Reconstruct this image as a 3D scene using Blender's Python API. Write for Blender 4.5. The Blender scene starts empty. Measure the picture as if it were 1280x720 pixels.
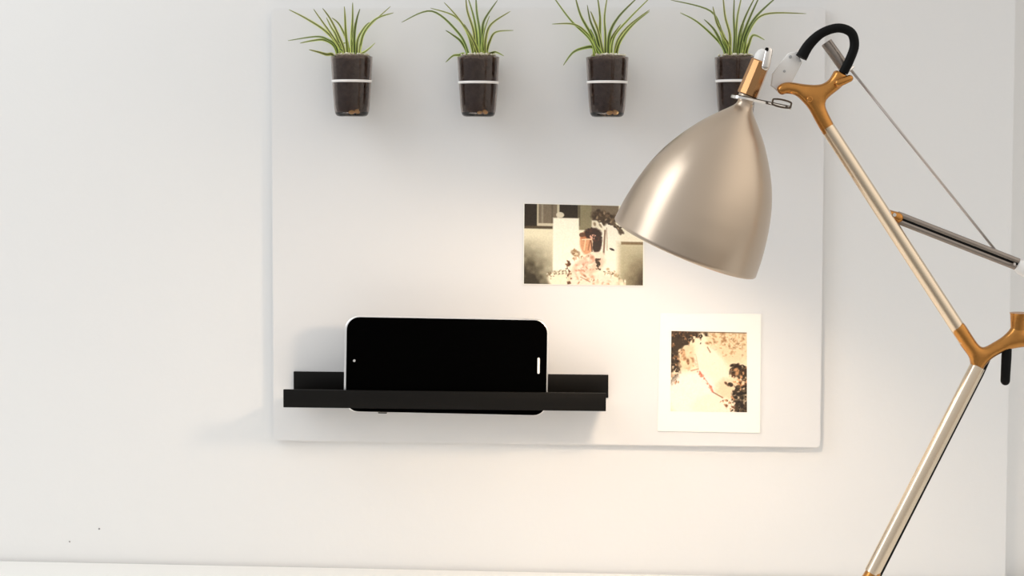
import bpy, bmesh, math, random
import numpy as np
from mathutils import Vector, Matrix

random.seed(7)
SC = bpy.context.scene
COL = SC.collection

# ---------------------------------------------------------------- camera
F = 1700.0                                  # focal length in pixels of the 1280x720 frame
PPY = 240.0                                 # the photograph is a crop: its optical centre lies above the middle
CAM = Vector((0.2143, -0.950, 0.2179))
YAW, PITCH, ROLL = -0.0468, -0.0420, 0.0026
fw = Vector((math.sin(YAW) * math.cos(PITCH), math.cos(YAW) * math.cos(PITCH), math.sin(PITCH)))
rt0 = Vector((math.cos(YAW), -math.sin(YAW), 0))
up0 = rt0.cross(fw)
RT = rt0 * math.cos(ROLL) + up0 * math.sin(ROLL)
UP = -rt0 * math.sin(ROLL) + up0 * math.cos(ROLL)
cd = bpy.data.cameras.new('camera')
cam = bpy.data.objects.new('camera', cd)
COL.objects.link(cam)
m = Matrix((RT, UP, -fw)).transposed().to_4x4()
m.translation = CAM
cam.matrix_world = m
cd.sensor_width = 36
cd.lens = 36 * F / 1280
cd.clip_start = 0.01
cd.shift_y = (PPY - 360) / 1280
SC.camera = cam

# ---------------------------------------------------------------- light and exposure
SC.view_settings.view_transform = 'Standard'
SC.view_settings.look = 'None'
SC.view_settings.gamma = 1
SC.view_settings.use_curve_mapping = False
SC.view_settings.exposure = 0.0
world = bpy.data.worlds.new('world')
SC.world = world
world.use_nodes = True
bg = world.node_tree.nodes['Background']
# the rest of the room: cooler at left, warm fill added at right
wt_ = world.node_tree
_tc = wt_.nodes.new('ShaderNodeTexCoord'); _sx = wt_.nodes.new('ShaderNodeSeparateXYZ')
_mr = wt_.nodes.new('ShaderNodeMapRange'); _cr = wt_.nodes.new('ShaderNodeValToRGB')
_mr.inputs['From Min'].default_value = -1; _mr.inputs['From Max'].default_value = 1
wt_.links.new(_tc.outputs['Generated'], _sx.inputs[0]); wt_.links.new(_sx.outputs['X'], _mr.inputs['Value'])
wt_.links.new(_mr.outputs[0], _cr.inputs[0]); wt_.links.new(_cr.outputs[0], bg.inputs[0])
_cr.color_ramp.interpolation = 'EASE'
_cr.color_ramp.elements[0].position = 0.12; _cr.color_ramp.elements[0].color = (0.88, 0.90, 0.93, 1)
_cr.color_ramp.elements[1].position = 0.95; _cr.color_ramp.elements[1].color = (1.72, 1.62, 1.48, 1)
_e = _cr.color_ramp.elements.new(0.48); _e.color = (0.95, 0.93, 0.90, 1)
_mz = wt_.nodes.new('ShaderNodeMapRange')
_mz.inputs['From Min'].default_value = -0.5; _mz.inputs['From Max'].default_value = 0.25
_mz.inputs['To Min'].default_value = 0.16; _mz.inputs['To Max'].default_value = 0.745
wt_.links.new(_sx.outputs['Z'], _mz.inputs['Value']); wt_.links.new(_mz.outputs[0], bg.inputs[1])


def area(name, loc, target, sx, sy, power, color):
    d = bpy.data.lights.new(name, 'AREA')
    d.shape = 'RECTANGLE'; d.size = sx; d.size_y = sy
    d.energy = power; d.color = color
    o = bpy.data.objects.new(name, d)
    COL.objects.link(o)
    o.location = loc
    o.rotation_euler = (Vector(target) - Vector(loc)).to_track_quat('-Z', 'Y').to_euler()
    return o


# the window of the room, left of the desk
area('window_daylight', (-1.10, -0.66, 0.98), (0.1, -0.02, 0.22), 0.62, 1.35, 7.6, (0.93, 0.97, 1.0))
# unseen fill added to brighten the wall above the board's left end
area('upper_fill', (-0.25, -0.20, 0.62), (-0.15, 0, 0.3), 0.35, 0.35, 0.45, (0.93, 0.98, 1.0))
LAMP_POWER = 0.42
LAMP_COLOR = (1.0, 0.77, 0.55)


# ---------------------------------------------------------------- helpers
def P(px, py, d=0.0):
    """point of the plane d metres in front of the board, seen at this place of the picture"""
    r = fw + RT * ((px - 640) / F) + UP * ((PPY - py) / F)
    return CAM + r * ((-d - CAM.y) / r.y)


def S(d):
    return (0.950 - d) / F                  # metres per pixel at that distance


def setp(o, label=None, cat=None, group=None, kind=None):
    if label: o['label'] = label
    if cat: o['category'] = cat
    if group: o['group'] = group
    if kind: o['kind'] = kind
    return o


def empty(name, loc):
    o = bpy.data.objects.new(name, None)
    COL.objects.link(o)
    o.location = loc
    o.empty_display_size = 0.02
    return o


def obj(name, bm, mat, parent=None, smooth=True, origin=None):
    """link the bmesh (world coordinates) as one object"""
    me = bpy.data.meshes.new(name)
    bmesh.ops.recalc_face_normals(bm, faces=bm.faces)
    if origin is None:
        if parent is not None:
            origin = Vector(parent.matrix_basis.translation)
            q = parent.parent
            while q is not None:
                origin += Vector(q.matrix_basis.translation); q = q.parent
        else:
            origin = Vector((0, 0, 0))
    bm.transform(Matrix.Translation(-origin))
    bm.to_mesh(me); bm.free()
    for p in me.polygons: p.use_smooth = smooth
    me.materials.append(mat)
    o = bpy.data.objects.new(name, me)
    COL.objects.link(o)
    if parent is not None:
        o.parent = parent
    else:
        o.location = origin
    return o


def auto(o, deg=35):
    me = o.data
    bm = bmesh.new(); bm.from_mesh(me)
    for e in bm.edges:
        if len(e.link_faces) == 2 and e.calc_face_angle(0) > math.radians(deg):
            e.smooth = False
    bm.to_mesh(me); bm.free()
    return o


def box(bm, lo, hi, bevel=0.0, seg=2):
    lo, hi = Vector(lo), Vector(hi)
    r = bmesh.ops.create_cube(bm, size=1)
    vs = r['verts']
    for v in vs:
        v.co = Vector(((lo.x + hi.x) / 2 + v.co.x * (hi.x - lo.x), (lo.y + hi.y) / 2 + v.co.y * (hi.y - lo.y),
                       (lo.z + hi.z) / 2 + v.co.z * (hi.z - lo.z)))
    if bevel:
        es = list({e for v in vs for e in v.link_edges})
        bmesh.ops.bevel(bm, geom=es, offset=bevel, segments=seg, affect='EDGES', profile=0.5)
    return bm


def catmull(pts, n=6):
    pts = [Vector(p) for p in pts]
    out = []
    for i in range(len(pts) - 1):
        p0 = pts[max(i - 1, 0)]; p1 = pts[i]; p2 = pts[i + 1]; p3 = pts[min(i + 2, len(pts) - 1)]
        for k in range(n):
            t = k / n
            out.append(0.5 * ((2 * p1) + (p2 - p0) * t + (2 * p0 - 5 * p1 + 4 * p2 - p3) * t * t + (3 * p1 - p0 - 3 * p2 + p3) * t ** 3))
    out.append(pts[-1])
    return out


def frames(pts):
    n = len(pts)
    tan = []
    for i in range(n):
        t = pts[min(i + 1, n - 1)] - pts[max(i - 1, 0)]
        tan.append(t.normalized())
    a = Vector((0, 1, 0))
    if abs(tan[0].dot(a)) > 0.9: a = Vector((1, 0, 0))
    u = (a - tan[0] * a.dot(tan[0])).normalized()
    fr = []
    for t in tan:
        u = (u - t * u.dot(t)).normalized()
        fr.append((u, t.cross(u), t))
    return fr


def tube(bm, pts, rad, seg=20, caps=True, squash=1.0, round_ends=False):
    """swept round bar; rad is a number or one per point; squash scales it across the picture depth"""
    pts = [Vector(p) for p in pts]
    if not hasattr(rad, '__len__'): rad = [rad] * len(pts)
    rad = list(rad)
    if round_ends:
        a, b = pts[0], pts[-1]
        ta = (pts[0] - pts[1]).normalized(); tb = (pts[-1] - pts[-2]).normalized()
        ra, rb = rad[0], rad[-1]
        pre = [(a + ta * ra * math.sin(k), ra * math.cos(k)) for k in (1.45, 1.15, 0.8, 0.4)]
        post = [(b + tb * rb * math.sin(k), rb * math.cos(k)) for k in (0.4, 0.8, 1.15, 1.45)]
        fr0 = [p for p, _ in pre] + pts + [p for p, _ in post]
        rad = [r for _, r in pre] + rad + [r for _, r in post]
        pts = fr0
    fr = frames(pts)
    rings = []
    for p, r, (u, v, t) in zip(pts, rad, fr):
        ring = []
        for k in range(seg):
            a = 2 * math.pi * k / seg
            ring.append(bm.verts.new(p + u * (r * math.cos(a) * squash) + v * (r * math.sin(a))))
        rings.append(ring)
    for A, B in zip(rings, rings[1:]):
        for k in range(seg):
            bm.faces.new((A[k], A[(k + 1) % seg], B[(k + 1) % seg], B[k]))
    if caps:
        bm.faces.new(rings[0][::-1]); bm.faces.new(rings[-1])
    return bm


def lathe(bm, base, axis, prof, seg=48, closed=False, twist=0.0):
    """prof: (distance along axis, radius)"""
    axis = Vector(axis).normalized()
    a = Vector((0, 1, 0)) if abs(axis.y) < 0.9 else Vector((1, 0, 0))
    u = (a - axis * a.dot(axis)).normalized(); v = axis.cross(u)
    rings = []
    for t, r in prof:
        c = Vector(base) + axis * t
        if r < 1e-7:
            rings.append([bm.verts.new(c)])
        else:
            rings.append([bm.verts.new(c + u * r * math.cos(twist + 2 * math.pi * k / seg) + v * r * math.sin(twist + 2 * math.pi * k / seg)) for k in range(seg)])
    pairs = list(zip(rings, rings[1:]))
    if closed: pairs.append((rings[-1], rings[0]))
    for A, B in pairs:
        if len(A) == 1 and len(B) == 1: continue
        for k in range(seg):
            k2 = (k + 1) % seg
            if len(A) == 1: bm.faces.new((A[0], B[k2], B[k]))
            elif len(B) == 1: bm.faces.new((A[k], A[k2], B[0]))
            else: bm.faces.new((A[k], A[k2], B[k2], B[k]))
    return bm


def prism(bm, outline, depth_vec, bevel=0.0):
    vs = [bm.verts.new(Vector(p)) for p in outline]
    f = bm.faces.new(vs)
    r = bmesh.ops.extrude_face_region(bm, geom=[f])
    nv = [g for g in r['geom'] if isinstance(g, bmesh.types.BMVert)]
    for v in nv: v.co += Vector(depth_vec)
    if bevel:
        bmesh.ops.bevel(bm, geom=list(bm.edges), offset=bevel, segments=2, affect='EDGES', profile=0.5)
    return bm


def skin(name, nodes, edges, mat, parent, flat=1.0):
    """one smooth cast piece grown over a small skeleton; nodes: (point, radius)"""
    me = bpy.data.meshes.new(name)
    org = Vector(parent.location)
    me.from_pydata([tuple(Vector(p) - org) for p, r in nodes], edges, [])
    o = bpy.data.objects.new(name, me)
    COL.objects.link(o)
    o.parent = parent
    md = o.modifiers.new('skin', 'SKIN'); md.use_smooth_shade = True; md.branch_smoothing = 0.4
    for i, (p, r) in enumerate(nodes):
        me.skin_vertices[0].data[i].radius = (r, r * flat)
    me.skin_vertices[0].data[0].use_root = True
    s = o.modifiers.new('subdivision', 'SUBSURF'); s.levels = 2; s.render_levels = 2
    dg = bpy.context.evaluated_depsgraph_get()
    bpy.context.view_layer.update()
    dg.update()
    nm = bpy.data.meshes.new_from_object(o.evaluated_get(dg))
    o.modifiers.clear()
    o.data = nm
    nm.name = name
    for p in nm.polygons: p.use_smooth = True
    nm.materials.clear(); nm.materials.append(mat)
    return o


# ---------------------------------------------------------------- materials
def mat(name, color, rough=0.5, metal=0.0, coat=0.0, bump=None, vary=None, **kw):
    """bump: (scale, strength, distance); vary: (scale, second colour)"""
    M = bpy.data.materials.new(name); M.use_nodes = True
    nt = M.node_tree; b = nt.nodes['Principled BSDF']
    b.inputs['Base Color'].default_value = (*color, 1)
    b.inputs['Roughness'].default_value = rough
    b.inputs['Metallic'].default_value = metal
    b.inputs['Coat Weight'].default_value = coat
    for k, v in kw.items(): b.inputs[k.replace('_', ' ')].default_value = v
    tc = nt.nodes.new('ShaderNodeTexCoord')
    if bump:
        n = nt.nodes.new('ShaderNodeTexNoise'); n.inputs['Scale'].default_value = bump[0]; n.inputs['Detail'].default_value = 4
        nt.links.new(tc.outputs['Object'], n.inputs['Vector'])
        bp = nt.nodes.new('ShaderNodeBump'); bp.inputs['Strength'].default_value = bump[1]; bp.inputs['Distance'].default_value = bump[2]
        nt.links.new(n.outputs['Fac'], bp.inputs['Height']); nt.links.new(bp.outputs[0], b.inputs['Normal'])
    if vary:
        n = nt.nodes.new('ShaderNodeTexNoise'); n.inputs['Scale'].default_value = vary[0]; n.inputs['Detail'].default_value = 3
        nt.links.new(tc.outputs['Object'], n.inputs['Vector'])
        cr = nt.nodes.new('ShaderNodeValToRGB')
        cr.color_ramp.elements[0].position = 0.35; cr.color_ramp.elements[1].position = 0.65
        cr.color_ramp.elements[0].color = (*color, 1); cr.color_ramp.elements[1].color = (*vary[1], 1)
        nt.links.new(n.outputs['Fac'], cr.inputs[0]); nt.links.new(cr.outputs[0], b.inputs['Base Color'])
    return M


def vcol_mat(name, rough):
    M = bpy.data.materials.new(name); M.use_nodes = True
    nt = M.node_tree; b = nt.nodes['Principled BSDF']
    a = nt.nodes.new('ShaderNodeVertexColor'); a.layer_name = 'print'
    nt.links.new(a.outputs[0], b.inputs['Base Color'])
    b.inputs['Roughness'].default_value = rough
    return M


M_WALL = mat('white_wall_paint', (0.80, 0.80, 0.80), 0.75, bump=(260, 0.12, 0.0006), vary=(2.5, (0.81, 0.81, 0.807)))
M_BOARD = mat('white_board_lacquer', (0.775, 0.773, 0.775), 0.55, Specular_IOR_Level=0.7)
M_DESK = mat('white_desk_top', (0.88, 0.88, 0.86), 0.4)
M_FLOOR = mat('pale_floor', (0.42, 0.36, 0.29), 0.5, vary=(3, (0.36, 0.30, 0.24)))
M_BLACK = mat('black_powder_coat', (0.0045, 0.0040, 0.0034), 0.5, bump=(900, 0.1, 0.0002), Specular_IOR_Level=0.14)
M_GLASSBLACK = mat('black_phone_glass', (0.001, 0.001, 0.001), 0.3, Specular_IOR_Level=0.0)
M_ALU = mat('silver_phone_frame', (0.85, 0.84, 0.83), 0.3, 0.8)
M_SPK = mat('grey_speaker_mesh', (0.45, 0.46, 0.47), 0.6)
M_SHADE = mat('satin_champagne_metal', (0.56, 0.455, 0.355), 0.31, 0.97, bump=(1500, 0.03, 0.0001))
M_SHADEIN = mat('white_shade_lining', (0.9, 0.87, 0.8), 0.5)
M_ARM = mat('brushed_champagne_tube', (0.76, 0.63, 0.48), 0.26, 0.95)
M_CAST = mat('amber_cast_metal', (0.52, 0.235, 0.06), 0.27, 0.9, bump=(240, 0.25, 0.0008))
M_COPPER = mat('copper_socket', (0.50, 0.27, 0.12), 0.16, 1.0)
M_CHROME = mat('polished_chrome', (0.80, 0.76, 0.72), 0.14, 1.0)
M_STEEL = mat('dark_brushed_steel', (0.30, 0.26, 0.23), 0.32, 0.9, bump=(700, 0.4, 0.0004))
M_RODLIGHT = mat('grey_steel_rod', (0.55, 0.50, 0.47), 0.35, 0.8)
M_RUBBER = mat('black_cable_rubber', (0.003, 0.003, 0.003), 0.6, Specular_IOR_Level=0.15)
M_WHITEPL = mat('white_plastic', (0.86, 0.85, 0.83), 0.35)
M_PAPER = mat('cream_photo_paper', (0.93, 0.92, 0.86), 0.5)
M_PRINT = vcol_mat('printed_picture', 0.4)
M_BAND = mat('white_band', (0.85, 0.82, 0.80), 0.5)
M_SOIL = mat('dark_potting_soil', (0.19, 0.145, 0.12), 0.9, bump=(420, 1.0, 0.002), vary=(260, (0.27, 0.21, 0.175)))
M_GRAVEL = mat('pale_grit', (0.92, 0.90, 0.78), 0.8, vary=(300, (0.45, 0.38, 0.22)))
M_POT = mat('smoky_brown_glass', (0.46, 0.39, 0.36), 0.07, 0.0, Transmission_Weight=1.0, IOR=1.47)
M_AMBER = mat('amber_glint', (1.0, 0.62, 0.25), 0.3, Specular_IOR_Level=1.0)  # light glint put into the bead colour
M_MAG = mat('grey_magnet', (0.3, 0.3, 0.3), 0.4, 0.6)


M_LOOP = mat('dark_wire', (0.10, 0.075, 0.055), 0.25, 0.9)


def leaf_mat():
    M = bpy.data.materials.new('grassy_leaf'); M.use_nodes = True
    nt = M.node_tree; b = nt.nodes['Principled BSDF']
    a = nt.nodes.new('ShaderNodeVertexColor'); a.layer_name = 'leaf'
    nt.links.new(a.outputs[0], b.inputs['Base Color'])
    b.inputs['Roughness'].default_value = 0.5
    return M


M_LEAF = leaf_mat()
ME_BULB = bpy.data.materials.new('glowing_frosted_bulb'); ME_BULB.use_nodes = True
_b = ME_BULB.node_tree.nodes['Principled BSDF']
_b.inputs['Base Color'].default_value = (1, 0.9, 0.75, 1)
_b.inputs['Emission Color'].default_value = (*LAMP_COLOR, 1)
_b.inputs['Emission Strength'].default_value = 6.0

# ---------------------------------------------------------------- setting
WY = 0.006                                   # wall face, behind the board's back
XR = P(1264, 300, -WY).x
bm = bmesh.new(); box(bm, (-2.6, WY, -0.84), (XR, WY + 0.16, 1.7))
setp(obj('wall_back', bm, M_WALL, smooth=False), kind='structure')
bm = bmesh.new(); box(bm, (XR, WY + 0.008, -0.84), (2.4, WY + 0.16, 1.7))
setp(obj('wall_alcove', bm, M_WALL, smooth=False), kind='structure')
bm = bmesh.new(); box(bm, (-2.6, -2.2, -0.86), (2.4, WY + 0.16, -0.84))
setp(obj('floor', bm, M_FLOOR, smooth=False), kind='structure')

# two small dents in the plaster, lower left
for k, (px, py, r) in enumerate(((87, 677, 1.1), (124, 661, 1.3))):
    c = P(px, py, -WY)
    bm = bmesh.new(); lathe(bm, c, (0, -1, 0), [(0.0, r * S(0)), (0.0003, r * 0.7 * S(0)), (0.0004, 0)], 10)
    o = obj('trim_%d' % (k + 1), bm, M_MAG); setp(o, kind='structure')

# desk
DZ = -0.0913
dk = empty('desk', (0.2, -0.3, -0.84))
setp(dk, 'white desk top along the bottom edge, under the lamp', 'desk')
bm = bmesh.new(); box(bm, (-1.0, -0.46, DZ - 0.025), (1.1, 0.0, DZ), 0.0015)
bm.transform(Matrix.Translation((0, 0.0035, -DZ)))
bm.transform(Matrix.Translation((0, 0, DZ)) @ Matrix.Rotation(0.0030, 4, 'Y'))
auto(obj('desk_top', bm, M_DESK, dk))
for sx, sy in ((-0.9, -0.10), (-0.9, -0.38), (0.95, -0.10), (0.95, -0.38)):
    bm = bmesh.new(); box(bm, (sx - 0.02, sy - 0.02, -0.84), (sx + 0.02, sy + 0.02, DZ - 0.0255 - 0.003 * sx), 0.002)
    auto(obj('leg', bm, M_DESK, dk))

# ---------------------------------------------------------------- board
W, H = 0.386, 0.3063
bm = bmesh.new(); box(bm, (0, 0, 0), (W, 0.004, H))
es = [e for e in bm.edges if abs((e.verts[0].co - e.verts[1].co).normalized().y) > 0.9]
bmesh.ops.bevel(bm, geom=es, offset=0.0035, segments=5, affect='EDGES', profile=0.5)
bmesh.ops.bevel(bm, geom=[e for e in bm.edges if abs((e.verts[0].co - e.verts[1].co).normalized().y) < 0.9 and e.calc_length() > 0.0001 and e.verts[0].co.y < 0.001 and e.verts[1].co.y < 0.001 and e.calc_face_angle(0) > 0.5], offset=0.0006, segments=2, affect='EDGES')
bd = empty('magnetic_board', (W / 2, 0.002, H / 2))
setp(bd, 'large white rectangular magnetic board mounted on the pale wall', 'board')
auto(obj('panel', bm, M_BOARD, bd))
for x in (0.05, W - 0.05):
    for z in (0.05, H - 0.05):
        bm = bmesh.new(); lathe(bm, (x, 0.004, z), (0, 1, 0), [(0, 0), (0, 0.008), (WY - 0.004, 0.008), (WY - 0.004, 0)], 20)
        auto(obj('spacer', bm, M_MAG, bd))


# ---------------------------------------------------------------- prints
def noise2(w, h, cell, seed):
    rs = np.random.RandomState(seed)
    gw, gh = int(w / cell) + 3, int(h / cell) + 3
    g = rs.rand(gh, gw)
    ys, xs = np.mgrid[0:h, 0:w] / cell
    x0, y0 = xs.astype(int), ys.astype(int); fx, fy = xs - x0, ys - y0
    fx = fx * fx * (3 - 2 * fx); fy = fy * fy * (3 - 2 * fy)
    return (g[y0, x0] * (1 - fx) + g[y0, x0 + 1] * fx) * (1 - fy) + (g[y0 + 1, x0] * (1 - fx) + g[y0 + 1, x0 + 1] * fx) * fy


class Canvas:
    def __init__(s, w, h, x0, y0, x1, y1, base):
        s.w, s.h = w, h
        s.Y, s.X = np.mgrid[0:h, 0:w].astype(float)
        s.X = x0 + (s.X + .5) * (x1 - x0) / w; s.Y = y0 + (s.Y + .5) * (y1 - y0) / h
        s.im = np.ones((h, w, 3)) * np.array(base, float)
        s.n1 = noise2(w, h, 3.0, 3); s.n2 = noise2(w, h, 8.0, 5); s.n3 = noise2(w, h, 1.6, 9)

    def put(s, a, col):
        a = np.clip(a, 0, 1)[..., None]; s.im = s.im * (1 - a) + np.array(col, float) * a

    def rect(s, x0, y0, x1, y1, col, soft=6, a=1):
        f = np.minimum(np.minimum(s.X - x0, x1 - s.X), np.minimum(s.Y - y0, y1 - s.Y))
        s.put(a * (f / soft + .5), col)

    def ell(s, cx, cy, rx, ry, col, rot=0, soft=.25, a=1, rag=0.0):
        c, q = math.cos(rot), math.sin(rot)
        u = ((s.X - cx) * c + (s.Y - cy) * q) / rx; v = (-(s.X - cx) * q + (s.Y - cy) * c) / ry
        r = np.sqrt(u * u + v * v) + rag * .6 * (s.n1 * .5 + s.n2 * .5 - .5)
        s.put(a * ((1 - r) / soft + .5), col)

    def line(s, x0, y0, x1, y1, wd, col, a=1):
        dx, dy = x1 - x0, y1 - y0; L = dx * dx + dy * dy
        t = np.clip(((s.X - x0) * dx + (s.Y - y0) * dy) / L, 0, 1)
        d = np.hypot(s.X - x0 - t * dx, s.Y - y0 - t * dy)
        s.put(a * ((wd - d) / 4 + .5), col)


def dots(cv, n, x0, y0, x1, y1, wdt, r0, r1, cols, seed, a=.85):
    """small flecks scattered along a stroke of the picture"""
    rs = random.Random(seed)
    for _ in range(n):
        t = rs.random(); q = rs.gauss(0, wdt)
        dx, dy = x1 - x0, y1 - y0; L = math.hypot(dx, dy) or 1
        r = rs.uniform(r0, r1)
        cv.ell(x0 + dx * t - dy / L * q, y0 + dy * t + dx / L * q, r, r * rs.uniform(.35, .8), rs.choice(cols), rs.uniform(0, 3), .7, a)


def srgb2lin(c):
    c = np.clip(c / 255., 0, 1)
    return np.where(c <= .04045, c / 12.92, ((c + .055) / 1.055) ** 2.4)


def picture(name, cv, corners, parent, y):
    """flat grid of coloured cells; corners TL TR BR BL"""
    TL, TR, BR, BL = [Vector(c) for c in corners]
    w, h = cv.w, cv.h
    vs = []
    for j in range(h + 1):
        L = TL.lerp(BL, j / h); R_ = TR.lerp(BR, j / h)
        for i in range(w + 1):
            p = L.lerp(R_, i / w); p.y = y; vs.append(tuple(p - Vector(parent.location)))
    fs = []
    for j in range(h):
        for i in range(w):
            a = j * (w + 1) + i; fs.append((a, a + w + 1, a + w + 2, a + 1))
    me = bpy.data.meshes.new(name); me.from_pydata(vs, [], fs)
    at = me.color_attributes.new('print', 'FLOAT_COLOR', 'CORNER')
    lin = srgb2lin(cv.im).reshape(-1, 3)
    buf = np.ones((w * h, 4, 4)); buf[:, :, :3] = lin[:, None, :]
    at.data.foreach_set('color', buf.ravel())
    me.materials.append(M_PRINT)
    o = bpy.data.objects.new(name, me); COL.objects.link(o); o.parent = parent
    return o


def paper(name, corners, y0, y1, parent=None):
    bm = bmesh.new()
    out = [Vector((c.x, y0, c.z)) for c in corners]
    prism(bm, out, (0, y1 - y0, 0), 0.00012)
    return bm


# monochrome landscape print
cv = Canvas(222, 150, 98, 62, 982, 662, (246, 238, 212))
cv.rect(80, 60, 500, 250, (205, 195, 165))
cv.rect(80, 40, 192, 238, (38, 28, 14)); cv.rect(204, 40, 342, 215, (122, 108, 88))
cv.rect(225, 40, 240, 215, (150, 140, 118)); cv.rect(300, 40, 312, 215, (100, 88, 70))
cv.rect(360, 40, 499, 165, (36, 26, 12)); cv.rect(499, 40, 610, 250, (140, 130, 98))
cv.rect(499, 40, 515, 220, (95, 85, 62)); cv.rect(600, 60, 800, 180, (122, 106, 84))
cv.rect(80, 226, 310, 248, (78, 64, 44)); cv.rect(195, 205, 330, 222, (210, 200, 175))
g = np.clip((cv.Y - 300) / 360, 0, 1) * np.clip((330 - cv.X) / 230 + .25, 0, 1)
cv.rect(60, 250, 320, 700, (236, 228, 198), 20)
cv.put(g * 1.25 * (0.75 + .5 * cv.n2), (52, 44, 28))
cv.rect(312, 162, 506, 560, (255, 249, 228), 10); cv.ell(365, 140, 30, 22, (225, 215, 190))
cv.ell(690, 160, 90, 55, (66, 48, 30), .3, .4, 1, 1.0); cv.ell(760, 215, 90, 26, (72, 56, 38), .7, .3, 1, 1.0)
cv.rect(600, 175, 655, 300, (238, 228, 204), 12); cv.ell(740, 390, 75, 210, (252, 244, 224), 0, .15)
cv.line(660, 180, 700, 260, 8, (248, 238, 216)); cv.line(700, 250, 690, 430, 7, (140, 112, 88)); cv.line(712, 230, 716, 400, 3, (190, 168, 140))
cv.line(740, 180, 820, 250, 11, (84, 66, 46), .8)
cv.ell(560, 350, 46, 88, (222, 160, 116), -.1, .25); cv.ell(545, 300, 28, 30, (190, 120, 80), 0, .5)
cv.ell(606, 275, 64, 44, (46, 20, 12), 0, .3, 1, .5); cv.ell(642, 345, 34, 82, (40, 18, 10), .1, .3, 1, .4)
cv.ell(615, 300, 28, 18, (226, 172, 148)); cv.ell(530, 285, 22, 16, (96, 62, 40)); cv.ell(480, 425, 36, 22, (150, 118, 84), .4, .5, .9, .8)
cv.line(556, 318, 545, 400, 5, (250, 205, 160)); cv.line(590, 320, 575, 400, 4, (160, 96, 60)); cv.line(530, 322, 600, 318, 5, (246, 214, 176), .8)
cv.line(596, 330, 604, 410, 4, (90, 44, 26)); cv.ell(612, 297, 26, 12, (228, 176, 150), .1, .5); cv.ell(530, 288, 20, 12, (96, 62, 40), -.3, .5)
dots(cv, 26, 570, 250, 650, 330, 16, 8, 16, [(46, 20, 12), (70, 34, 20), (30, 12, 8)], 2)
dots(cv, 16, 455, 395, 490, 440, 10, 6, 14, [(170, 134, 92), (140, 100, 60), (232, 210, 176)], 3)
cv.ell(575, 520, 130, 66, (240, 202, 174), -.4, .35); cv.ell(630, 440, 70, 26, (250, 228, 204), -.1, .4)
cv.ell(620, 640, 230, 62, (248, 226, 204), .08, .35); cv.ell(360, 625, 85, 60, (248, 236, 208), .1, .3)
dots(cv, 46, 480, 560, 640, 470, 26, 8, 22, [(226, 172, 144), (246, 214, 190), (206, 146, 114), (250, 230, 208)], 4, .7)
dots(cv, 40, 425, 480, 440, 655, 9, 6, 14, [(110, 66, 34), (150, 100, 60), (240, 214, 180), (80, 44, 24)], 5)
dots(cv, 20, 455, 480, 600, 440, 8, 6, 12, [(226, 190, 160), (190, 150, 110), (252, 236, 214)], 6, .8)
dots(cv, 24, 648, 460, 650, 550, 10, 7, 15, [(60, 40, 26), (84, 60, 40), (40, 26, 16)], 7)
dots(cv, 40, 470, 600, 760, 640, 20, 8, 20, [(216, 168, 132), (250, 232, 212), (236, 196, 164), (176, 124, 88)], 8, .6)
dots(cv, 40, 270, 600, 420, 565, 14, 5, 12, [(150, 132, 100), (250, 240, 214), (110, 92, 64)], 9, .6)
dots(cv, 44, 700, 545, 860, 650, 16, 6, 16, [(250, 236, 214), (190, 164, 124), (120, 96, 60), (246, 226, 200)], 10, .7)
dots(cv, 50, 620, 150, 770, 170, 26, 8, 20, [(66, 48, 30), (110, 88, 62), (150, 128, 98), (50, 34, 20)], 11)
dots(cv, 20, 740, 185, 815, 245, 7, 6, 13, [(84, 66, 46), (150, 126, 96), (60, 44, 28)], 12)
cv.ell(752, 392, 20, 8, (34, 24, 14), .4, .4); cv.line(520, 605, 590, 640, 4, (160, 106, 72), .6)
cv.rect(800, 345, 1000, 700, (196, 186, 152), 50)
g = np.clip((cv.X - 790) / 220, 0, 1) * np.clip((cv.Y - 380) / 260, 0, 1)
cv.put(g * 1.25 * (0.8 + .4 * cv.n2), (60, 46, 26)); cv.rect(820, 331, 1000, 354, (128, 104, 70), 8)
cv.rect(820, 296, 1000, 330, (244, 234, 208), 8)
dots(cv, 16, 760, 630, 860, 650, 10, 10, 20, [(246, 230, 204), (236, 212, 180)], 13, .8)
cv.im += (cv.n3 - .5)[..., None] * 14
c4 = [P(655.6, 254.6, .0008), P(803.9, 258.2, .0008), P(803.6, 356.8, .0008), P(654.9, 354.6, .0008)]
cc = (c4[0] + c4[2]) / 2
pr = empty('photo_print', (cc.x, -.0005, cc.z))
setp(pr, 'landscape sepia photo of a couple, on the board left of the lamp head', 'photo')
ow = [c + (c - cc).normalized() * 0.0009 for c in c4]
obj('paper', paper('p', ow, -0.0008, -0.0001), M_PAPER, pr, False)
picture('picture', cv, c4, pr, -0.00095)

# white bordered instant-style print
cv = Canvas(141, 150, 115, 137, 492, 540, (250, 226, 190))
dk_ = (44, 30, 16)
cv.ell(410, 200, 130, 90, (240, 212, 172), 0, .4, 1, .6)
cv.put(np.clip((cv.n1 - .58) * 6, 0, 1) * (cv.X > 310) * (cv.Y < 260) * .45, (176, 130, 86))
tl = np.clip((1.0 - np.hypot((cv.X - 115) / 150, (cv.Y - 137) / 105)) * 4, 0, 1) + np.clip((1 - np.hypot((cv.X - 110) / 75, (cv.Y - 270) / 165)) * 4, 0, 1) + (cv.Y < 160) * (cv.X < 320) * .8
cv.put(np.clip((np.clip(tl, 0, 1.6) * .62 + cv.n1 * .55 + cv.n2 * .3 - .72) * 3, 0, 1) * .92, dk_)
cv.ell(195, 270, 45, 65, (238, 206, 166), .2, .4, 1, .5)
dots(cv, 40, 160, 230, 240, 320, 26, 5, 13, [(176, 128, 88), (244, 214, 176), (214, 168, 124), (130, 88, 56)], 20, .7)
cv.ell(262, 200, 28, 56, (252, 230, 200), .1, .25)
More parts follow.
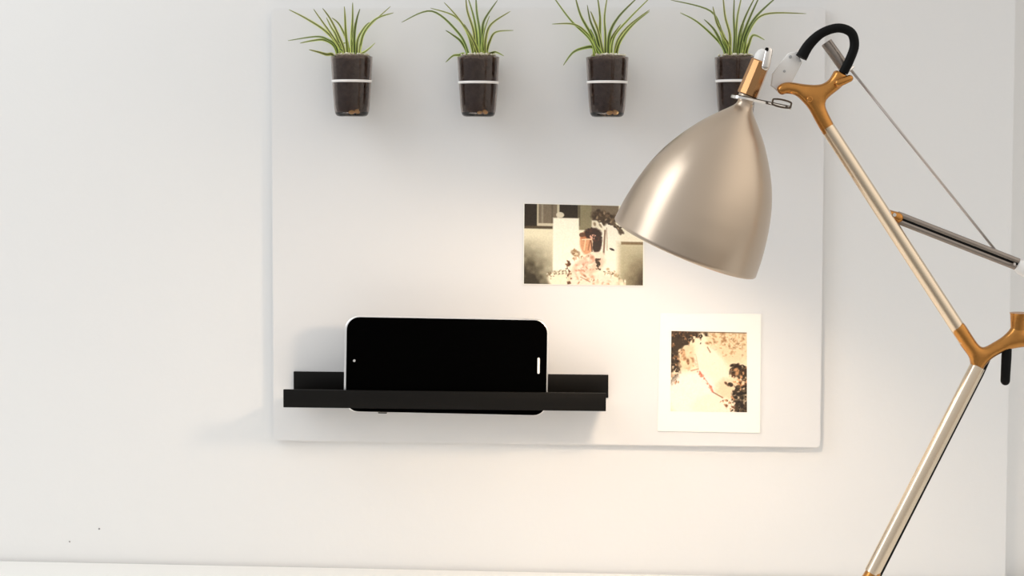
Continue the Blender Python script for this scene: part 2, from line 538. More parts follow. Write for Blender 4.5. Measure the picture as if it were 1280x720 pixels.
cv.ell(320, 320, 70, 130, (254, 236, 210), -.5, .3)
cv.ell(225, 460, 125, 125, (255, 240, 224), .2, .3); cv.ell(330, 520, 110, 70, (254, 236, 212), 0, .4)
cv.ell(400, 420, 60, 50, (246, 214, 176), 0, .5, 1, .7)
br = np.clip((1.0 - np.hypot((cv.X - 485) / 78, (cv.Y - 470) / 110)) * 4, 0, 1) + np.clip((1 - np.hypot((cv.X - 455) / 62, (cv.Y - 335) / 42)) * 4, 0, 1) + np.clip((1 - np.hypot((cv.X - 408) / 20, (cv.Y - 402) / 16)) * 3, 0, 1)
cv.put(np.clip((np.clip(br, 0, 1.4) * .66 + cv.n1 * .55 + cv.n2 * .3 - .76) * 3, 0, 1) * .92, (40, 26, 14))
cv.line(240, 262, 252, 325, 2, (226, 180, 140), .7); cv.line(258, 340, 272, 362, 5, (230, 128, 106), .8); cv.line(276, 364, 316, 418, 2, (214, 150, 118), .8); cv.line(314, 418, 322, 438, 5, (232, 118, 94), .8)
cv.line(326, 442, 372, 468, 3, (150, 96, 62), .8); cv.line(215, 335, 250, 325, 3, (190, 140, 100), .8); cv.line(296, 215, 310, 240, 3, (150, 110, 74), .8)
dots(cv, 60, 300, 150, 480, 190, 34, 4, 12, [(196, 150, 104), (246, 222, 186), (222, 184, 138), (160, 112, 70)], 21, .55)
dots(cv, 70, 120, 150, 270, 165, 16, 4, 10, [(44, 30, 16), (150, 110, 74), (30, 20, 10), (90, 62, 38)], 22)
dots(cv, 40, 122, 200, 135, 400, 16, 4, 11, [(44, 30, 16), (120, 84, 52), (196, 150, 110), (30, 20, 10)], 23, .8)
dots(cv, 40, 420, 300, 485, 350, 15, 5, 13, [(40, 26, 14), (60, 40, 22), (200, 150, 104)], 24)
dots(cv, 60, 455, 390, 470, 535, 20, 5, 13, [(34, 24, 14), (70, 52, 34), (96, 78, 56), (24, 16, 8)], 25)
dots(cv, 36, 400, 360, 490, 400, 14, 4, 11, [(216, 160, 110), (90, 54, 30), (246, 210, 170)], 26, .8)
dots(cv, 30, 385, 470, 420, 530, 14, 4, 10, [(206, 150, 104), (120, 76, 44), (246, 214, 176)], 27, .8)
dots(cv, 16, 250, 335, 325, 440, 5, 4, 9, [(232, 130, 108), (236, 170, 140), (214, 120, 90)], 28, .7)
cv.rect(100, 130, 500, 142, (90, 66, 44), 5, .7)
cv.im += (cv.n3 - .5)[..., None] * 12
inner = [P(839.2, 413.6, .0008), P(933.4, 415.6, .0008), P(933.6, 515.2, .0008), P(838.2, 513.8, .0008)]
outer = [P(825.2, 392, .0008), P(951.5, 392.6, .0008), P(950, 541.2, .0008), P(822, 538.8, .0008)]
cc = (outer[0] + outer[2]) / 2
pr = empty('photo_print', (cc.x, -.0005, cc.z))
setp(pr, 'square photo with wide cream border and dark leaf corners, right of the black ledge', 'photo')
obj('paper', paper('p', outer, -0.0010, -0.0001), M_PAPER, pr, False)
picture('picture', cv, inner, pr, -0.00115)

# ---------------------------------------------------------------- black ledge
bx0, bx1 = P(367, 475, .0015).x, P(760.5, 475, .0015).x
zt, = (P(560, 466.5, .0015).z,)
D = 0.036
fx0, fx1 = P(354, 500, D).x, P(757.5, 500, D).x
ft, fb = P(560, 489.3, D).z, P(560, 511.8, D).z
zf = P(560, 495, .0015).z
sh = empty('wall_ledge', ((bx0 + bx1) / 2, -0.018, fb))
setp(sh, 'long matt black ledge holding the smartphone on the white board', 'ledge')
bm = bmesh.new(); box(bm, (bx0, -0.0018, zf), (bx1, -0.0001, zt), 0.0003)
auto(obj('back_plate', bm, M_BLACK, sh))
bm = bmesh.new(); box(bm, (fx0, -D, fb), (fx1, -D + 0.0018, ft), 0.0003)
auto(obj('front_lip', bm, M_BLACK, sh))
# bottom with an open slot right behind the lip where the phone stands
yslot0, yslot1 = -D + 0.0018, -D + 0.0112
bm = bmesh.new()
px0, px1 = P(427, 480, .03).x, P(686.5, 480, .03).x
box(bm, (bx0, yslot1, zf), (fx1, -0.0018, zf + 0.0015))
box(bm, (fx0, yslot0, zf), (px0, yslot1, zf + 0.0015))
box(bm, (px1, yslot0, zf), (fx1, yslot1, zf + 0.0015))
auto(obj('bottom', bm, M_BLACK, sh, False))

# ---------------------------------------------------------------- phone
PHW, PHH, PHT = 0.1384, 0.0673, 0.0071
pdp = 0.0305
c0 = P(429.3, 460, pdp); c1 = P(684.6, 460, pdp)
PHW = c1.x - c0.x
zb = P(556, 517.3, pdp + .001).z; ztp = P(556, 396.3, pdp - .003).z
PHH = (ztp - zb)
cx = (c0.x + c1.x) / 2
ph = empty('smartphone', (cx, -0.0303, zb))
setp(ph, 'black smartphone lying sideways, screen off, on the black ledge', 'phone')


def rrect(x0, x1, z0, z1, r, n=8):
    out = []
    for (ax, az, a0) in ((x1 - r, z1 - r, 0), (x0 + r, z1 - r, 90), (x0 + r, z0 + r, 180), (x1 - r, z0 + r, 270)):
        for k in range(n + 1):
            a = math.radians(a0 + 90 * k / n); out.append((ax + r * math.cos(a), az + r * math.sin(a)))
    return out


def slab(bm, prof, x0, x1, z0, z1, r):
    """stack of rounded rectangles; prof: (y, inset)"""
    rings = []
    for y, ins in prof:
        rings.append([bm.verts.new((x, y, z)) for x, z in rrect(x0 + ins, x1 - ins, z0 + ins, z1 - ins, max(r - ins, 0.0004))])
    n = len(rings[0])
    for A, B in zip(rings, rings[1:]):
        for k in range(n): bm.faces.new((A[k], A[(k + 1) % n], B[(k + 1) % n], B[k]))
    bm.faces.new(rings[0]); bm.faces.new(rings[-1][::-1])
    return bm


lean = Matrix.Translation((cx, -0.0303, zb)) @ Matrix.Rotation(math.radians(-3.0), 4, 'X') @ Matrix.Rotation(math.radians(0.5), 4, 'Y')
hw = PHW / 2
bm = bmesh.new()
slab(bm, [(-.0030, .0022), (-.0030, .0012), (-.0026, .0005), (-.0016, .0001), (0, 0), (.0016, .0001), (.0026, .0007), (.0031, .0016)], -hw, hw, 0, PHH, .0095)
bm.transform(lean); auto(obj('casing', bm, M_ALU, ph))
bm = bmesh.new(); slab(bm, [(-.0029, .0002), (-.0034, .0002), (-.0036, .0006)], -hw + .0017, hw - .0007, .0004, PHH - .0006, .009)
bm.transform(lean); auto(obj('screen_glass', bm, M_GLASSBLACK, ph))
zs = PHH * 0.52
bm = bmesh.new(); slab(bm, [(-.0035, 0), (-.0037, .0001)], hw - .0073, hw - .0056, zs - .0055, zs + .0055, .0007)
bm.transform(lean); auto(obj('earpiece', bm, M_WHITEPL, ph))
bm = bmesh.new(); lathe(bm, (-hw + .0074, -.0035, zs + .001), (0, -1, 0), [(0, .0010), (.0002, .0008), (.0002, 0)], 16)
bm.transform(lean); auto(obj('camera_lens', bm, M_SPK, ph))
bm = bmesh.new(); slab(bm, [(-.0012, 0), (.0012, 0)], -.046, -.040, -.0007, .0003, .0004)
bm.transform(lean); auto(obj('side_button', bm, M_GLASSBLACK, ph))

# ---------------------------------------------------------------- plants in magnetic glass pots
PLANTS = [
    dict(l=(413.5, 466), t=70.5, band=102, b=147.5, label='small grassy plant in a dark glass pot, leftmost on the board', leaves=[
        [(424, 60), (408, 40), (384, 24), (361, 12)], [(426, 62), (418, 48), (404, 28), (392, 11)], [(430, 62), (423, 44), (413, 24), (403, 10)],
        [(436, 62), (433, 48), (424, 30), (415, 22)], [(420, 58), (410, 50), (395, 46), (360, 51)], [(418, 58), (405, 50), (390, 51), (375, 54)],
        [(415, 68), (408, 68), (398, 65), (386, 62)], [(434, 64), (432, 40), (431, 20), (430, 8)], [(440, 64), (440, 44), (441, 24), (441, 3)],
        [(443, 64), (443, 44), (446, 24), (450, 11)], [(446, 64), (448, 48), (456, 34), (462, 28)], [(449, 66), (452, 48), (462, 32), (488, 8)],
        [(450, 64), (455, 42), (470, 24), (492, 16)], [(452, 68), (458, 64), (464, 59), (469, 54)], [(437, 66), (440, 58), (440, 50), (444, 28)],
        [(430, 66), (424, 60), (424, 56), (436, 53)], [(428, 66), (420, 44), (414, 34), (408, 22)]]),
    dict(l=(571.5, 624.5), t=71, band=103.5, b=147.5, label='grassy plant in a dark glass pot, second from the left', leaves=[
        [(586, 70), (574, 42), (540, 14), (502, 28)], [(584, 66), (576, 52), (566, 44), (557, 38)], [(592, 68), (584, 40), (568, 20), (538, 10)],
        [(594, 68), (588, 46), (572, 22), (555, 3)], [(594, 68), (592, 40), (584, 14), (582, -4)], [(597, 68), (596, 44), (592, 20), (584, -6)],
        [(600, 68), (599, 40), (597, 20), (594, -12)], [(601, 66), (600, 40), (596, 14), (595, -8)], [(603, 68), (603, 40), (606, 24), (622, 0)],
        [(606, 68), (607, 48), (614, 30), (638, 14)], [(608, 70), (612, 52), (620, 40), (642, 38)], [(610, 70), (614, 66), (620, 65), (630, 70)],
        [(580, 72), (574, 69), (566, 70), (557, 78)], [(598, 70), (594, 56), (588, 44), (580, 30)], [(605, 70), (604, 54), (606, 38), (612, 20)]]),
    dict(l=(732.5, 785.5), t=71.5, band=103, b=147.5, label='wispy grassy plant in a dark glass pot, third from the left', leaves=[
        [(744, 66), (736, 48), (712, 24), (686, -12)], [(746, 68), (740, 46), (726, 20), (718, -8)], [(742, 58), (732, 40), (716, 30), (690, 30)],
        [(742, 60), (730, 60), (716, 66), (704, 82)], [(750, 68), (746, 46), (738, 26), (734, 6)], [(752, 68), (750, 44), (750, 20), (746, -10)],
        [(757, 68), (757, 44), (756, 20), (760, -8)], [(754, 68), (748, 40), (742, 24), (738, 14)], [(760, 68), (762, 42), (774, 20), (800, -6)],
        [(764, 68), (768, 46), (786, 24), (816, -6)], [(768, 70), (772, 50), (786, 32), (812, 12)], [(770, 70), (776, 50), (792, 30), (812, 14)],
        [(760, 66), (762, 54), (766, 44), (776, 30)], [(752, 70), (746, 58), (742, 46), (738, 36)]]),
    dict(l=(893.5, 946.5), t=71.5, band=101.5, b=147.5, label='green grassy plant in a dark glass pot behind the lamp head', leaves=[
        [(906, 66), (898, 52), (872, 28), (850, 16)], [(908, 68), (902, 44), (888, 14), (838, 0)], [(910, 64), (904, 44), (896, 28), (891, 8)],
        [(912, 68), (912, 44), (906, 20), (903, -12)], [(917, 68), (918, 44), (917, 20), (918, -8)], [(920, 68), (920, 46), (922, 20), (928, -8)],
        [(922, 68), (924, 44), (932, 20), (946, -8)], [(924, 66), (928, 46), (938, 20), (952, -10)], [(927, 66), (932, 44), (946, 20), (976, -8)],
        [(930, 66), (936, 40), (956, 18), (1008, 17)], [(933, 66), (936, 56), (942, 44), (956, 50)], [(908, 68), (900, 50), (892, 36), (880, 24)],
        [(914, 70), (910, 54), (904, 44), (900, 30)], [(925, 70), (928, 56), (926, 44), (930, 30)]]),
]


def add_blade(bm, lay, pts, w, rnd):
    c = catmull(pts, 7); n = len(c)
    fr = []
    side = Vector((0, 1, 0))
    rows = []
    view = Vector((rnd.uniform(-.5, .5), -1, rnd.uniform(-.3, .5))).normalized()
    base = np.array(rnd.choice([(.22, .30, .05), (.30, .36, .08), (.16, .23, .05), (.34, .38, .12)]))
    for i, p in enumerate(c):
        t = i / (n - 1)
        tan = (c[min(i + 1, n - 1)] - c[max(i - 1, 0)]).normalized()
        s = tan.cross(view).normalized(); nn = s.cross(tan).normalized()
        ww = w * (0.75 + .6 * math.sin(min(t * 2.2, 1.57))) * (1 - t) ** 0.62 + 0.00012
        rows.append((p - s * ww + nn * ww * .35, p - s * ww * .55, p - nn * ww * .30, p + s * ww * .55, p + s * ww + nn * ww * .35, t, nn))
    V = []
    th = 0.00022
    for r in rows:
        top = [bm.verts.new(q) for q in r[:5]]
        bot = [bm.verts.new(q - r[6] * (-th)) for q in r[:5]]
        V.append((top, bot, r[5]))
    for (A, Ab, ta), (B, Bb, tb) in zip(V, V[1:]):
        quads = [(A[k], A[k + 1], B[k + 1], B[k], k) for k in range(4)] + [(Ab[k + 1], Ab[k], Bb[k], Bb[k + 1], k) for k in range(4)]
        quads += [(A[0], B[0], Bb[0], Ab[0], 0), (A[4], Ab[4], Bb[4], B[4], 3)]
        for a, b, cc_, d, k in quads:
            f = bm.faces.new((a, b, cc_, d)); f.smooth = True
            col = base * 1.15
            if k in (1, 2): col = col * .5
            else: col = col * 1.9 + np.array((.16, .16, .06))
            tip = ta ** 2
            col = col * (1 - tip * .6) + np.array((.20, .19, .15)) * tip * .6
            for lp in f.loops: lp[lay] = (*col, 1)
    bm.faces.new([*V[0][0], *V[0][1][::-1]])


for pi, pl in enumerate(PLANTS):
    rnd = random.Random(40 + pi)
    R0 = (pl['l'][1] - pl['l'][0]) / 2 * S(.018)
    dc = 0.0035 + R0                                   # pot axis in front of the board
    pcx = P((pl['l'][0] + pl['l'][1]) / 2, 100, dc).x
    zt_ = P(760, pl['t'], dc).z; zb_ = P(760, pl['b'] - 1.0, dc).z
    Hh = zt_ - zb_
    root = empty('potted_plant', (pcx, -dc, zb_))
    setp(root, pl['label'], 'plant', 'grassy plants in glass pots along the top of the board')
    R1 = R0 * .80
    wt = .0009
    fl = .0018

    def rad(t): return R1 + (R0 - R1) * t ** 0.8
    prof = [(0, 0), (0, R1 * .72), (.0005, R1 * .88), (.0018, R1 * .975), (.004, rad(.06) * 1.0)]
    prof += [(Hh * k, rad(k)) for k in (.2, .4, .6, .8, .97)] + [(Hh - .0003, R0 * 1.0), (Hh, R0 - wt * .5), (Hh - .0003, R0 - wt)]
    prof += [(Hh * k, rad(k) - wt) for k in (.95, .8, .6, .4, .2)] + [(fl + .0014, R1 - wt * .9), (fl + .0002, R1 * .75), (fl, 0)]
    bm = bmesh.new(); lathe(bm, (pcx, -dc, zb_), (0, 0, 1), prof, 56)
    auto(obj('pot', bm, M_POT, root), 50)
    # soil and grit
    g_ = .00035
    sp = [(fl + g_, 0), (fl + g_, R1 * .72), (fl + .0022, R1 - wt - g_)] + [(Hh * k, rad(k) - wt - g_) for k in (.2, .4, .6, .8, .93)] + [(Hh * .985, R0 * .82), (Hh + .0010, R0 * .6), (Hh + .0016, 0)]
    bm = bmesh.new(); lathe(bm, (pcx, -dc, zb_), (0, 0, 1), sp, 40)
    obj('soil', bm, M_SOIL, root)
    bm = bmesh.new()
    for k in range(70):
        a = rnd.uniform(0, 2 * math.pi); rr = R0 * .84 * math.sqrt(rnd.random()); s_ = rnd.uniform(.0006, .0013)
        z_ = zb_ + Hh + .0015 - .0012 * (rr / R0) ** 2 + s_ * .4
        bmesh.ops.create_icosphere(bm, subdivisions=1, radius=s_, matrix=Matrix.Translation((pcx + rr * math.cos(a), -dc + rr * math.sin(a), z_)) @ Matrix.Diagonal((1, rnd.uniform(.6, 1), rnd.uniform(.5, 1), 1)))
    g0 = obj('grit', bm, M_GRAVEL, root); setp(g0, kind='stuff')
    # amber beads added as the glint of refracted light at the pot bottom
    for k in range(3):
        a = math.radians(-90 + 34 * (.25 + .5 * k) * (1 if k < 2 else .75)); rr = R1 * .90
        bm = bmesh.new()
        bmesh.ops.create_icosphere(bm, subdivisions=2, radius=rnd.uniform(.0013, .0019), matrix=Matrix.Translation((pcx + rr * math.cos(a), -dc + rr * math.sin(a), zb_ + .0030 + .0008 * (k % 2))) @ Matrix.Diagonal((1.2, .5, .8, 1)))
        setp(obj('amber_glint', bm, M_AMBER, root), 'tiny amber bead added as a light glint in the glass')
    # band
    zc = P(760, pl['band'], dc).z - zb_
    rb = rad(zc / Hh)
    bm = bmesh.new(); lathe(bm, (pcx, -dc, zb_ + zc), (0, 0, 1), [(-.0009, rb + .00005), (-.0008, rb + .0004), (.0008, rb + .0005), (.0009, rb + .0001)], 48, closed=True)
    setp(obj('band', bm, M_BAND, root), 'thin white band')
    # magnet behind the pot, on the board
    bm = bmesh.new(); lathe(bm, (pcx, -.0001, zb_ + Hh * .72), (0, -1, 0), [(0, 0), (0, .0055), (dc - R0 * .96, .0055), (dc - R0 * .96, 0)], 24)
    auto(obj('magnet', bm, M_MAG, root))
    # foliage
    bm = bmesh.new(); lay = bm.loops.layers.color.new('leaf') if False else bm.loops.layers.float_color.new('leaf')
    for li, lf in enumerate(pl['leaves']):
        n = len(lf)
        dev = rnd.uniform(-.012, .028)
        b0 = rnd.uniform(-.5, .5) * R0
        pts = []
        rx = (lf[0][0])
        # root sits inside the soil
        pts.append(Vector((P(min(max(rx, pl['l'][0] + 9), pl['l'][1] - 9), 74, dc).x, -(dc + b0 * .6), zb_ + Hh - .003)))
        for k, (x, y) in enumerate(lf):
            t = k / (n - 1)
            d = dc + b0 * .6 + dev * t ** 1.4
            if k == 0: y = min(y, 68)
            d = max(d, .003)
            pts.append(P(x, y, d))
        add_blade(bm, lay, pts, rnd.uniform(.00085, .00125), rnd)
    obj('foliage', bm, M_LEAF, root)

# ---------------------------------------------------------------- desk lamp
LD = 0.198
base_pt = P(1052, 790, .210)
lamp = empty('desk_lamp', (base_pt.x, -.210, DZ))
setp(lamp, 'champagne metal desk lamp with jointed arms and a lit bell shade', 'lamp')

apex, rimc = P(935, 122, .195), P(856.3, 308.5, .1862)
ax = (rimc - apex); L = ax.length; ax.normalize()
u = L / 203.0
tp = [(6, 10.2), (12, 11.2), (18, 15.5), (28, 25), (43, 38.5), (60, 51), (78, 62.5), (98, 73), (120, 81.5), (142, 87.5), (160, 91), (180, 94), (203, 95.8)]
pr_ = [tuple(v) for v in tp]
outerp = catmull([(a, b, 0) for a, b in tp], 4)
outerp = [(p.x * u, p.y * u) for p in outerp]
inner = [(a, b - .0011) for a, b in outerp[::-1] if b > 14 * u]
prof = outerp + [(outerp[-1][0] + .0005, outerp[-1][1] - .0003), (outerp[-1][0] + .0003, outerp[-1][1] - .0010)] + inner[1:] + [(outerp[0][0] + .004, 8 * u)]
bm = bmesh.new(); lathe(bm, apex, ax, outerp + [(outerp[-1][0] + .0005, outerp[-1][1] - .0004), (outerp[-1][0], outerp[-1][1] - .0009)], 96)
shade = auto(obj('lamp_shade', bm, M_SHADE, lamp), 60)
bm = bmesh.new(); lathe(bm, apex, ax, [(outerp[-1][0], outerp[-1][1] - .0009)] + inner[1:] + [(14 * u, 9 * u), (14 * u, 0)], 96)
auto(setp(obj('shade_lining', bm, M_SHADEIN, shade), 'white inside of the shade'), 60)
# bulb
bt = 118 * u
br_ = .017
bm = bmesh.new()
lathe(bm, apex, ax, [(30 * u, 0), (30 * u, .0065), (50 * u, .0075), (50 * u, .0)], 28)
auto(obj('bulb_socket', bm, M_WHITEPL, lamp))
bm = bmesh.new()
bp = [(51 * u, .0), (51 * u, .0070), (bt - br_ * 1.5, .0085)] + [(bt - br_ * math.cos(a), br_ * math.sin(a)) for a in [.75, 1.0, 1.3, 1.57, 1.9, 2.2, 2.5, 2.8]] + [(bt + br_, 0)]
lathe(bm, apex, ax, bp, 32)
bulb = obj('light_bulb', bm, ME_BULB, lamp)
pl_ = bpy.data.lights.new('bulb_light', 'SPOT')
pl_.energy = LAMP_POWER * 4; pl_.color = LAMP_COLOR; pl_.shadow_soft_size = .018
pl_.spot_size = math.radians(178); pl_.spot_blend = 0.3
lo = bpy.data.objects.new('bulb_light', pl_); COL.objects.link(lo)
lo.parent = lamp
lo.location = apex + ax * (bt + br_ + .002) - lamp.location
lo.rotation_euler = ax.to_track_quat('-Z', 'Y').to_euler()

s1 = S(LD)
# socket housing above the shade
sa, sb = P(934, 119, .195), P(951.5, 76, .197)
sax = (sb - sa)
bm = bmesh.new(); q = sax.length
lathe(bm, sa, sax, [(0, 0), (0, 12.4 * s1), (.0006, 13.2 * s1), (q * .97, 12.3 * s1), (q, 11.4 * s1), (q, 0)], 10, twist=.35)
o = obj('socket_housing', bm, M_COPPER, lamp, False); setp(o, 'copper coloured faceted socket housing')
bm = bmesh.new()
lathe(bm, sa, -sax, [(-.0005, 0), (-.0005, 10.5 * s1), (8.5 * s1, 10.5 * s1), (8.5 * s1, 0)], 32)
auto(obj('neck', bm, M_SHADE, lamp))
bm = bmesh.new()
dirn = sax.normalized()
lathe(bm, sb, sax, [(0, 0), (0, 10 * s1), (6 * s1, 10 * s1), (11 * s1, 8.6 * s1), (14 * s1, 5.5 * s1), (14.8 * s1, 0)], 32)
auto(setp(obj('socket_cap', bm, M_WHITEPL, lamp), 'white rounded socket cap'))
bm = bmesh.new()
a_, b_ = P(957, 83, LD + .0045), P(961, 64, LD + .0045)
tube(bm, [a_, b_], [5.2 * s1, 5.0 * s1], 20, round_ends=True, squash=.6)
cl = auto(obj('cable_clamp', bm, M_CHROME, lamp))
bm = bmesh.new()
lathe(bm, P(958.5, 61.5, LD + .0058), (0, -1, 0), [(0, 0), (0, 2.3 * s1), (.0012, 2.0 * s1), (.0012, 0)], 16)
auto(obj('screw', bm, M_RUBBER, cl))

# flat chrome bracket round the neck, with a slotted tab to the right
pc = P(930, 123.5, .195); e1 = (P(988, 134, LD) - P(918, 119.5, LD)).normalized()
e2 = Vector((0, -1, 0)); e2 = (e2 - e1 * e2.dot(e1)); e2 = (e2 + ax * 0.0).normalized()
nn = e1.cross(e2).normalized()
if nn.dot(sax) < 0: nn = -nn


def plate(bm, outl, z0, z1):
    A = [bm.verts.new(pc + e1 * a + e2 * b + nn * z0) for a, b in outl]
    B = [bm.verts.new(pc + e1 * a + e2 * b + nn * z1) for a, b in outl]
    n = len(A)
    bm.faces.new(A[::-1]); bm.faces.new(B)
    for k in range(n): bm.faces.new((A[k], A[(k + 1) % n], B[(k + 1) % n], B[k]))


bm = bmesh.new()
R_ = 16.5 * s1; r2 = 6.0 * s1; LX = 54 * s1
outl = []
for k in range(25):
    a = math.radians(40 + 280 * k / 24); outl.append((R_ * math.cos(a), R_ * math.sin(a)))
for k in range(13):
    a = math.radians(-90 + 180 * k / 12); outl.append((LX + r2 * math.cos(a), r2 * math.sin(a)))
plate(bm, outl, -1.3 * s1, 1.5 * s1)
bmesh.ops.bevel(bm, geom=[e for e in bm.edges if e.calc_face_angle(0) > 1.2], offset=.4 * s1, segments=2, affect='EDGES')
nb = auto(obj('neck_bracket', bm, M_CHROME, lamp), 40)
bm = bmesh.new(); plate(bm, [(a * .97, b * .97) for a, b in outl], 1.5 * s1, 2.7 * s1)
auto(obj('gasket', bm, M_LOOP, nb), 40)
# wire loop at the tab
bm = bmesh.new()
lp = []
for k in range(33):
    a = 2 * math.pi * k / 32
    q_ = P(976, 129.5, LD)
    cxx = 11.5 * s1 * max(-1, min(1, 1.35 * math.cos(a))); czz = 4.6 * s1 * math.sin(a)
    lp.append(q_ + e1 * cxx + nn * czz + Vector((0, -.0035, 0)))
tube(bm, lp[:-1] + [lp[0]], 1.15 * s1, 10, caps=False)
obj('loop', bm, M_LOOP, lamp)
# white link plate between the top joint and the black cable sleeve
bm = bmesh.new()
ol = [(1003, 78), (991, 101), (984, 112), (972, 114), (964, 107), (966, 92), (976, 78), (986, 66), (996, 64)]
prism(bm, [P(x, y, LD - .003) for x, y in ol], (0, .0035, 0), .0005)
lk = auto(setp(obj('link_plate', bm, M_WHITEPL, lamp), 'white plastic link plate'), 50)
for (x, y, r) in ((988, 71, 2.2), (980.5, 89, 1.8), (1000, 76, 1.6)):
    bm = bmesh.new(); lathe(bm, P(x, y, LD - .003), (0, -1, 0), [(-.0002, 0), (-.0002, r * s1), (.0004, r * .8 * s1), (.0004, 0)], 14)
    auto(obj('rivet', bm, M_SPK, lk))


def N(x, y, r, d=LD): return (P(x, y, d), r * S(d))


# top cast joint
nodes = [N(1013, 116, 10.5), N(996, 110, 9.0), N(979, 110, 7.6), N(972, 116, 6.5), N(1030, 115, 9.5), N(1043, 106, 9.5), N(1050, 96, 11.0), N(1053, 90, 10.5),
         N(1020, 133, 10.5), N(1030, 152, 9.8), N(1040, 170, 9.3)]
skin('top_joint', nodes, [(0, 1), (1, 2), (2, 3), (0, 4), (4, 5), (5, 6), (6, 7), (0, 8), (8, 9), (9, 10)], M_CAST, lamp, 1.0)
bm = bmesh.new(); lathe(bm, P(1012, 124, LD + .0048), (0, -1, 0), [(-.002, 0), (-.002, 4 * s1), (.0006, 3.6 * s1), (.0010, 2.4 * s1), (.0004, 2.0 * s1), (.0004, 0)], 20)
auto(obj('bolt', bm, M_CAST, lamp))
bm = bmesh.new(); tube(bm, [P(1048, 104, LD + .0045), P(1062, 98, LD + .0045)], [5.2 * s1, 4.4 * s1], 16, round_ends=True)
auto(obj('clamp_lug', bm, M_CAST, lamp))

# arms
bm = bmesh.new(); tube(bm, [P(1034, 159, LD), P(1207, 425, LD + .003)], 8.9 * s1, 32)
auto(obj('upper_arm', bm, M_ARM, lamp))
LE = LD + .003
# middle cast joint
nodes = [N(1223, 449, 9.6, LE), N(1212, 432, 10.0, LE), N(1192, 401, 10.3, LE), N(1236, 441, 8.6, LE), N(1254, 430, 9.0, LE), N(1272, 425, 10.0, LE), N(1273, 411, 9.0, LE), N(1273, 401, 8.6, LE),
         N(1300, 424, 10.0, LE), N(1222, 458, 9.4, LE), N(1218, 466, 8.8, LE)]
skin('middle_joint', nodes, [(0, 1), (1, 2), (0, 3), (3, 4), (4, 5), (5, 6), (6, 7), (5, 8), (0, 9), (9, 10)], M_CAST, lamp, 1.0)
bm = bmesh.new(); tube(bm, [P(1272.5, 412, LE), P(1273, 404, LE), P(1274, 393.5, LE), P(1274, 391, LE)], [8.6 * s1, 9.2 * s1, 10.6 * s1, 11.2 * s1], 28)
auto(obj('joint_cup', bm, M_CAST, lamp))
LF = .208
bm = bmesh.new(); tube(bm, [P(1222, 458, LE), P(1090, 716, LF)], 9.2 * s1, 32)
auto(obj('lower_arm', bm, M_ARM, lamp))
bm = bmesh.new(); tube(bm, [P(1236, 448, LE - .006), P(1227, 468, LE - .003), P(1165, 590, LE), P(1101, 716, LF - .001), P(1094, 730, LF)], 2.6 * s1, 12)
setp(obj('power_cord', bm, M_RUBBER, lamp), 'black cord along the lower arm')
# bottom cast joint and base, just below the frame
nodes = [N(1097, 707, 9.8, LF), N(1088, 722, 10.2, LF), N(1076, 742, 10.5, .209), N(1064, 762, 11, .210), N(1058, 776, 11, .210)]
skin('bottom_joint', nodes, [(0, 1), (1, 2), (2, 3), (3, 4)], M_CAST, lamp, 1.0)
bm = bmesh.new()
bc = Vector((P(1056, 780, .210).x, -.210, DZ))
bh = P(1056, 782, .210).z - DZ
lathe(bm, bc, (0, 0, 1), [(0, 0), (0, .048), (.001, .050), (.004, .050), (.0055, .047), (.007, .012), (max(bh, .011), .008), (max(bh, .011), 0)], 56)
auto(obj('base', bm, M_CAST, lamp))

# spring tube between the upper arm and the rear link
sA, sB = P(1121, 271.5, LD), P(1272, 330.5, LD)
ds = (sB - sA).normalized(); ns = ds.cross(Vector((0, 1, 0))).normalized()
if ns.z < 0: ns = -ns
bm = bmesh.new()
tube(bm, [sA + ns * 3.9 * s1, sB + ns * 3.9 * s1], 3.9 * s1, 18)
tube(bm, [sA - ns * 3.9 * s1, sB - ns * 3.9 * s1], 3.9 * s1, 18)
st = auto(setp(obj('spring_tube', bm, M_STEEL, lamp), 'dark steel double tube'))
bm = bmesh.new(); tube(bm, [sA + ds * .0003 + Vector((0, -.0010, 0)), sB - ds * .0003 + Vector((0, -.0010, 0))], 1.4 * s1, 10)
obj('groove', bm, M_RUBBER, st)
bm = bmesh.new()
tube(bm, [P(1108, 266, LD + .002), P(1116, 269.5, LD), P(1122, 272, LD)], [4.8 * s1, 6.0 * s1, 7.2 * s1], 20, round_ends=True)
auto(setp(obj('clevis', bm, M_CAST, lamp), 'small amber metal clevis'))
for x, y in ((1111, 265), (1118, 268.5)):
    bm = bmesh.new(); lathe(bm, P(x, y, LD + .0035), (0, -1, 0), [(-.001, 0), (-.001, 2.6 * s1), (.0006, 2.2 * s1), (.0006, 0)], 12)
    auto(obj('bolt', bm, M_CHROME, lamp))
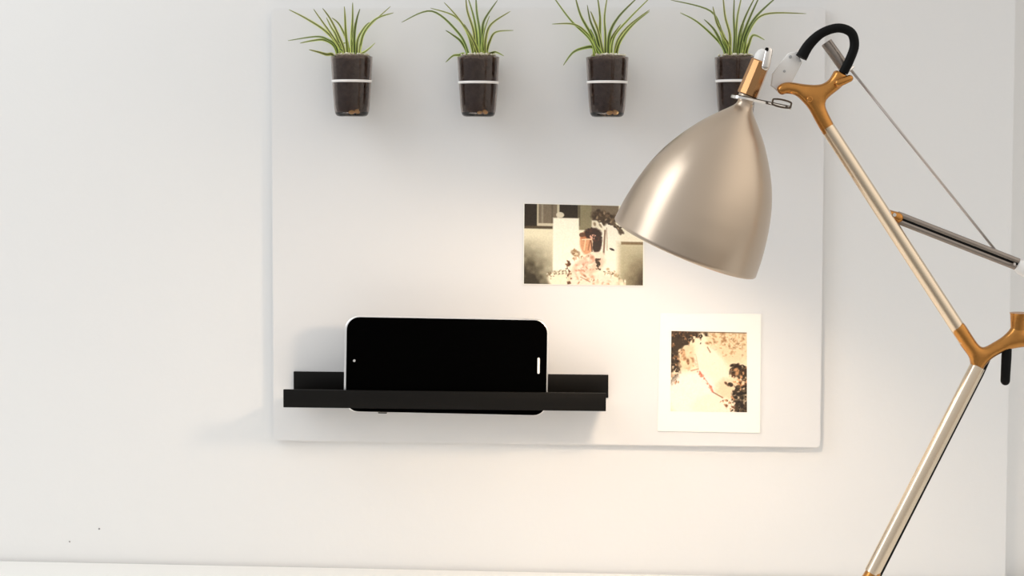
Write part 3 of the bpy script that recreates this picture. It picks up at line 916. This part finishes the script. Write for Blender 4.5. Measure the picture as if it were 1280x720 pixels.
bm = bmesh.new(); tube(bm, [P(1271, 331, LD), P(1277, 334.5, LD), P(1296, 344, LD)], [7.0 * s1, 9.4 * s1, 10 * s1], 24)
auto(setp(obj('end_cap', bm, M_WHITEPL, lamp), 'white plastic end cap'))
bm = bmesh.new(); tube(bm, [P(1292, 340, LD), P(1294, 380, LD), P(1300, 424, LE)], 5 * s1, 16)
auto(obj('rear_link', bm, M_ARM, lamp))
bm = bmesh.new(); lathe(bm, P(1268, 330, LD + .0038), (0, -1, 0), [(-.001, 0), (-.001, 2.0 * s1), (.0005, 1.6 * s1), (.0005, 0)], 12)
auto(obj('screw', bm, M_CHROME, lamp))
# thin tie rod
bm = bmesh.new(); tube(bm, [P(1061, 84, LD - .004), P(1246, 315, LD - .003)], 1.7 * s1, 12)
obj('tie_rod', bm, M_RODLIGHT, lamp)
bm = bmesh.new(); tube(bm, [P(1058, 90, LD - .002), P(1066, 84, LD - .004)], 2.2 * s1, 12, round_ends=True)
obj('pin', bm, M_CHROME, lamp)
# stub of spring tube behind the cable
bm = bmesh.new(); tube(bm, [P(1033, 53, LD - .008), P(1058, 88, LD - .006)], 7.2 * s1, 24)
auto(obj('spring_housing', bm, M_STEEL, lamp))
# black cable sleeve
cp = catmull([P(1001.5, 72, LD), P(1012, 55, LD), P(1028, 41, LD + .001), P(1048, 35, LD + .002), P(1064, 41, LD + .003), P(1068, 57, LD + .003), P(1062, 75, LD + .003), P(1054, 91, LD + .002)], 6)
bm = bmesh.new(); tube(bm, cp, [(7.4 - 1.7 * min(1, k / 12)) * s1 for k in range(len(cp))], 24)
auto(setp(obj('cable_sleeve', bm, M_RUBBER, lamp), 'black rubber cable loop'))
# black clamp knob under the middle joint
bm = bmesh.new(); tube(bm, [P(1259, 430, LE), P(1258, 447, LE), P(1256.5, 476, LE)], [5.6 * s1, 6.0 * s1, 5.6 * s1], 24, round_ends=True)
auto(setp(obj('clamp_handle', bm, M_RUBBER, lamp), 'black hanging clamp handle'))
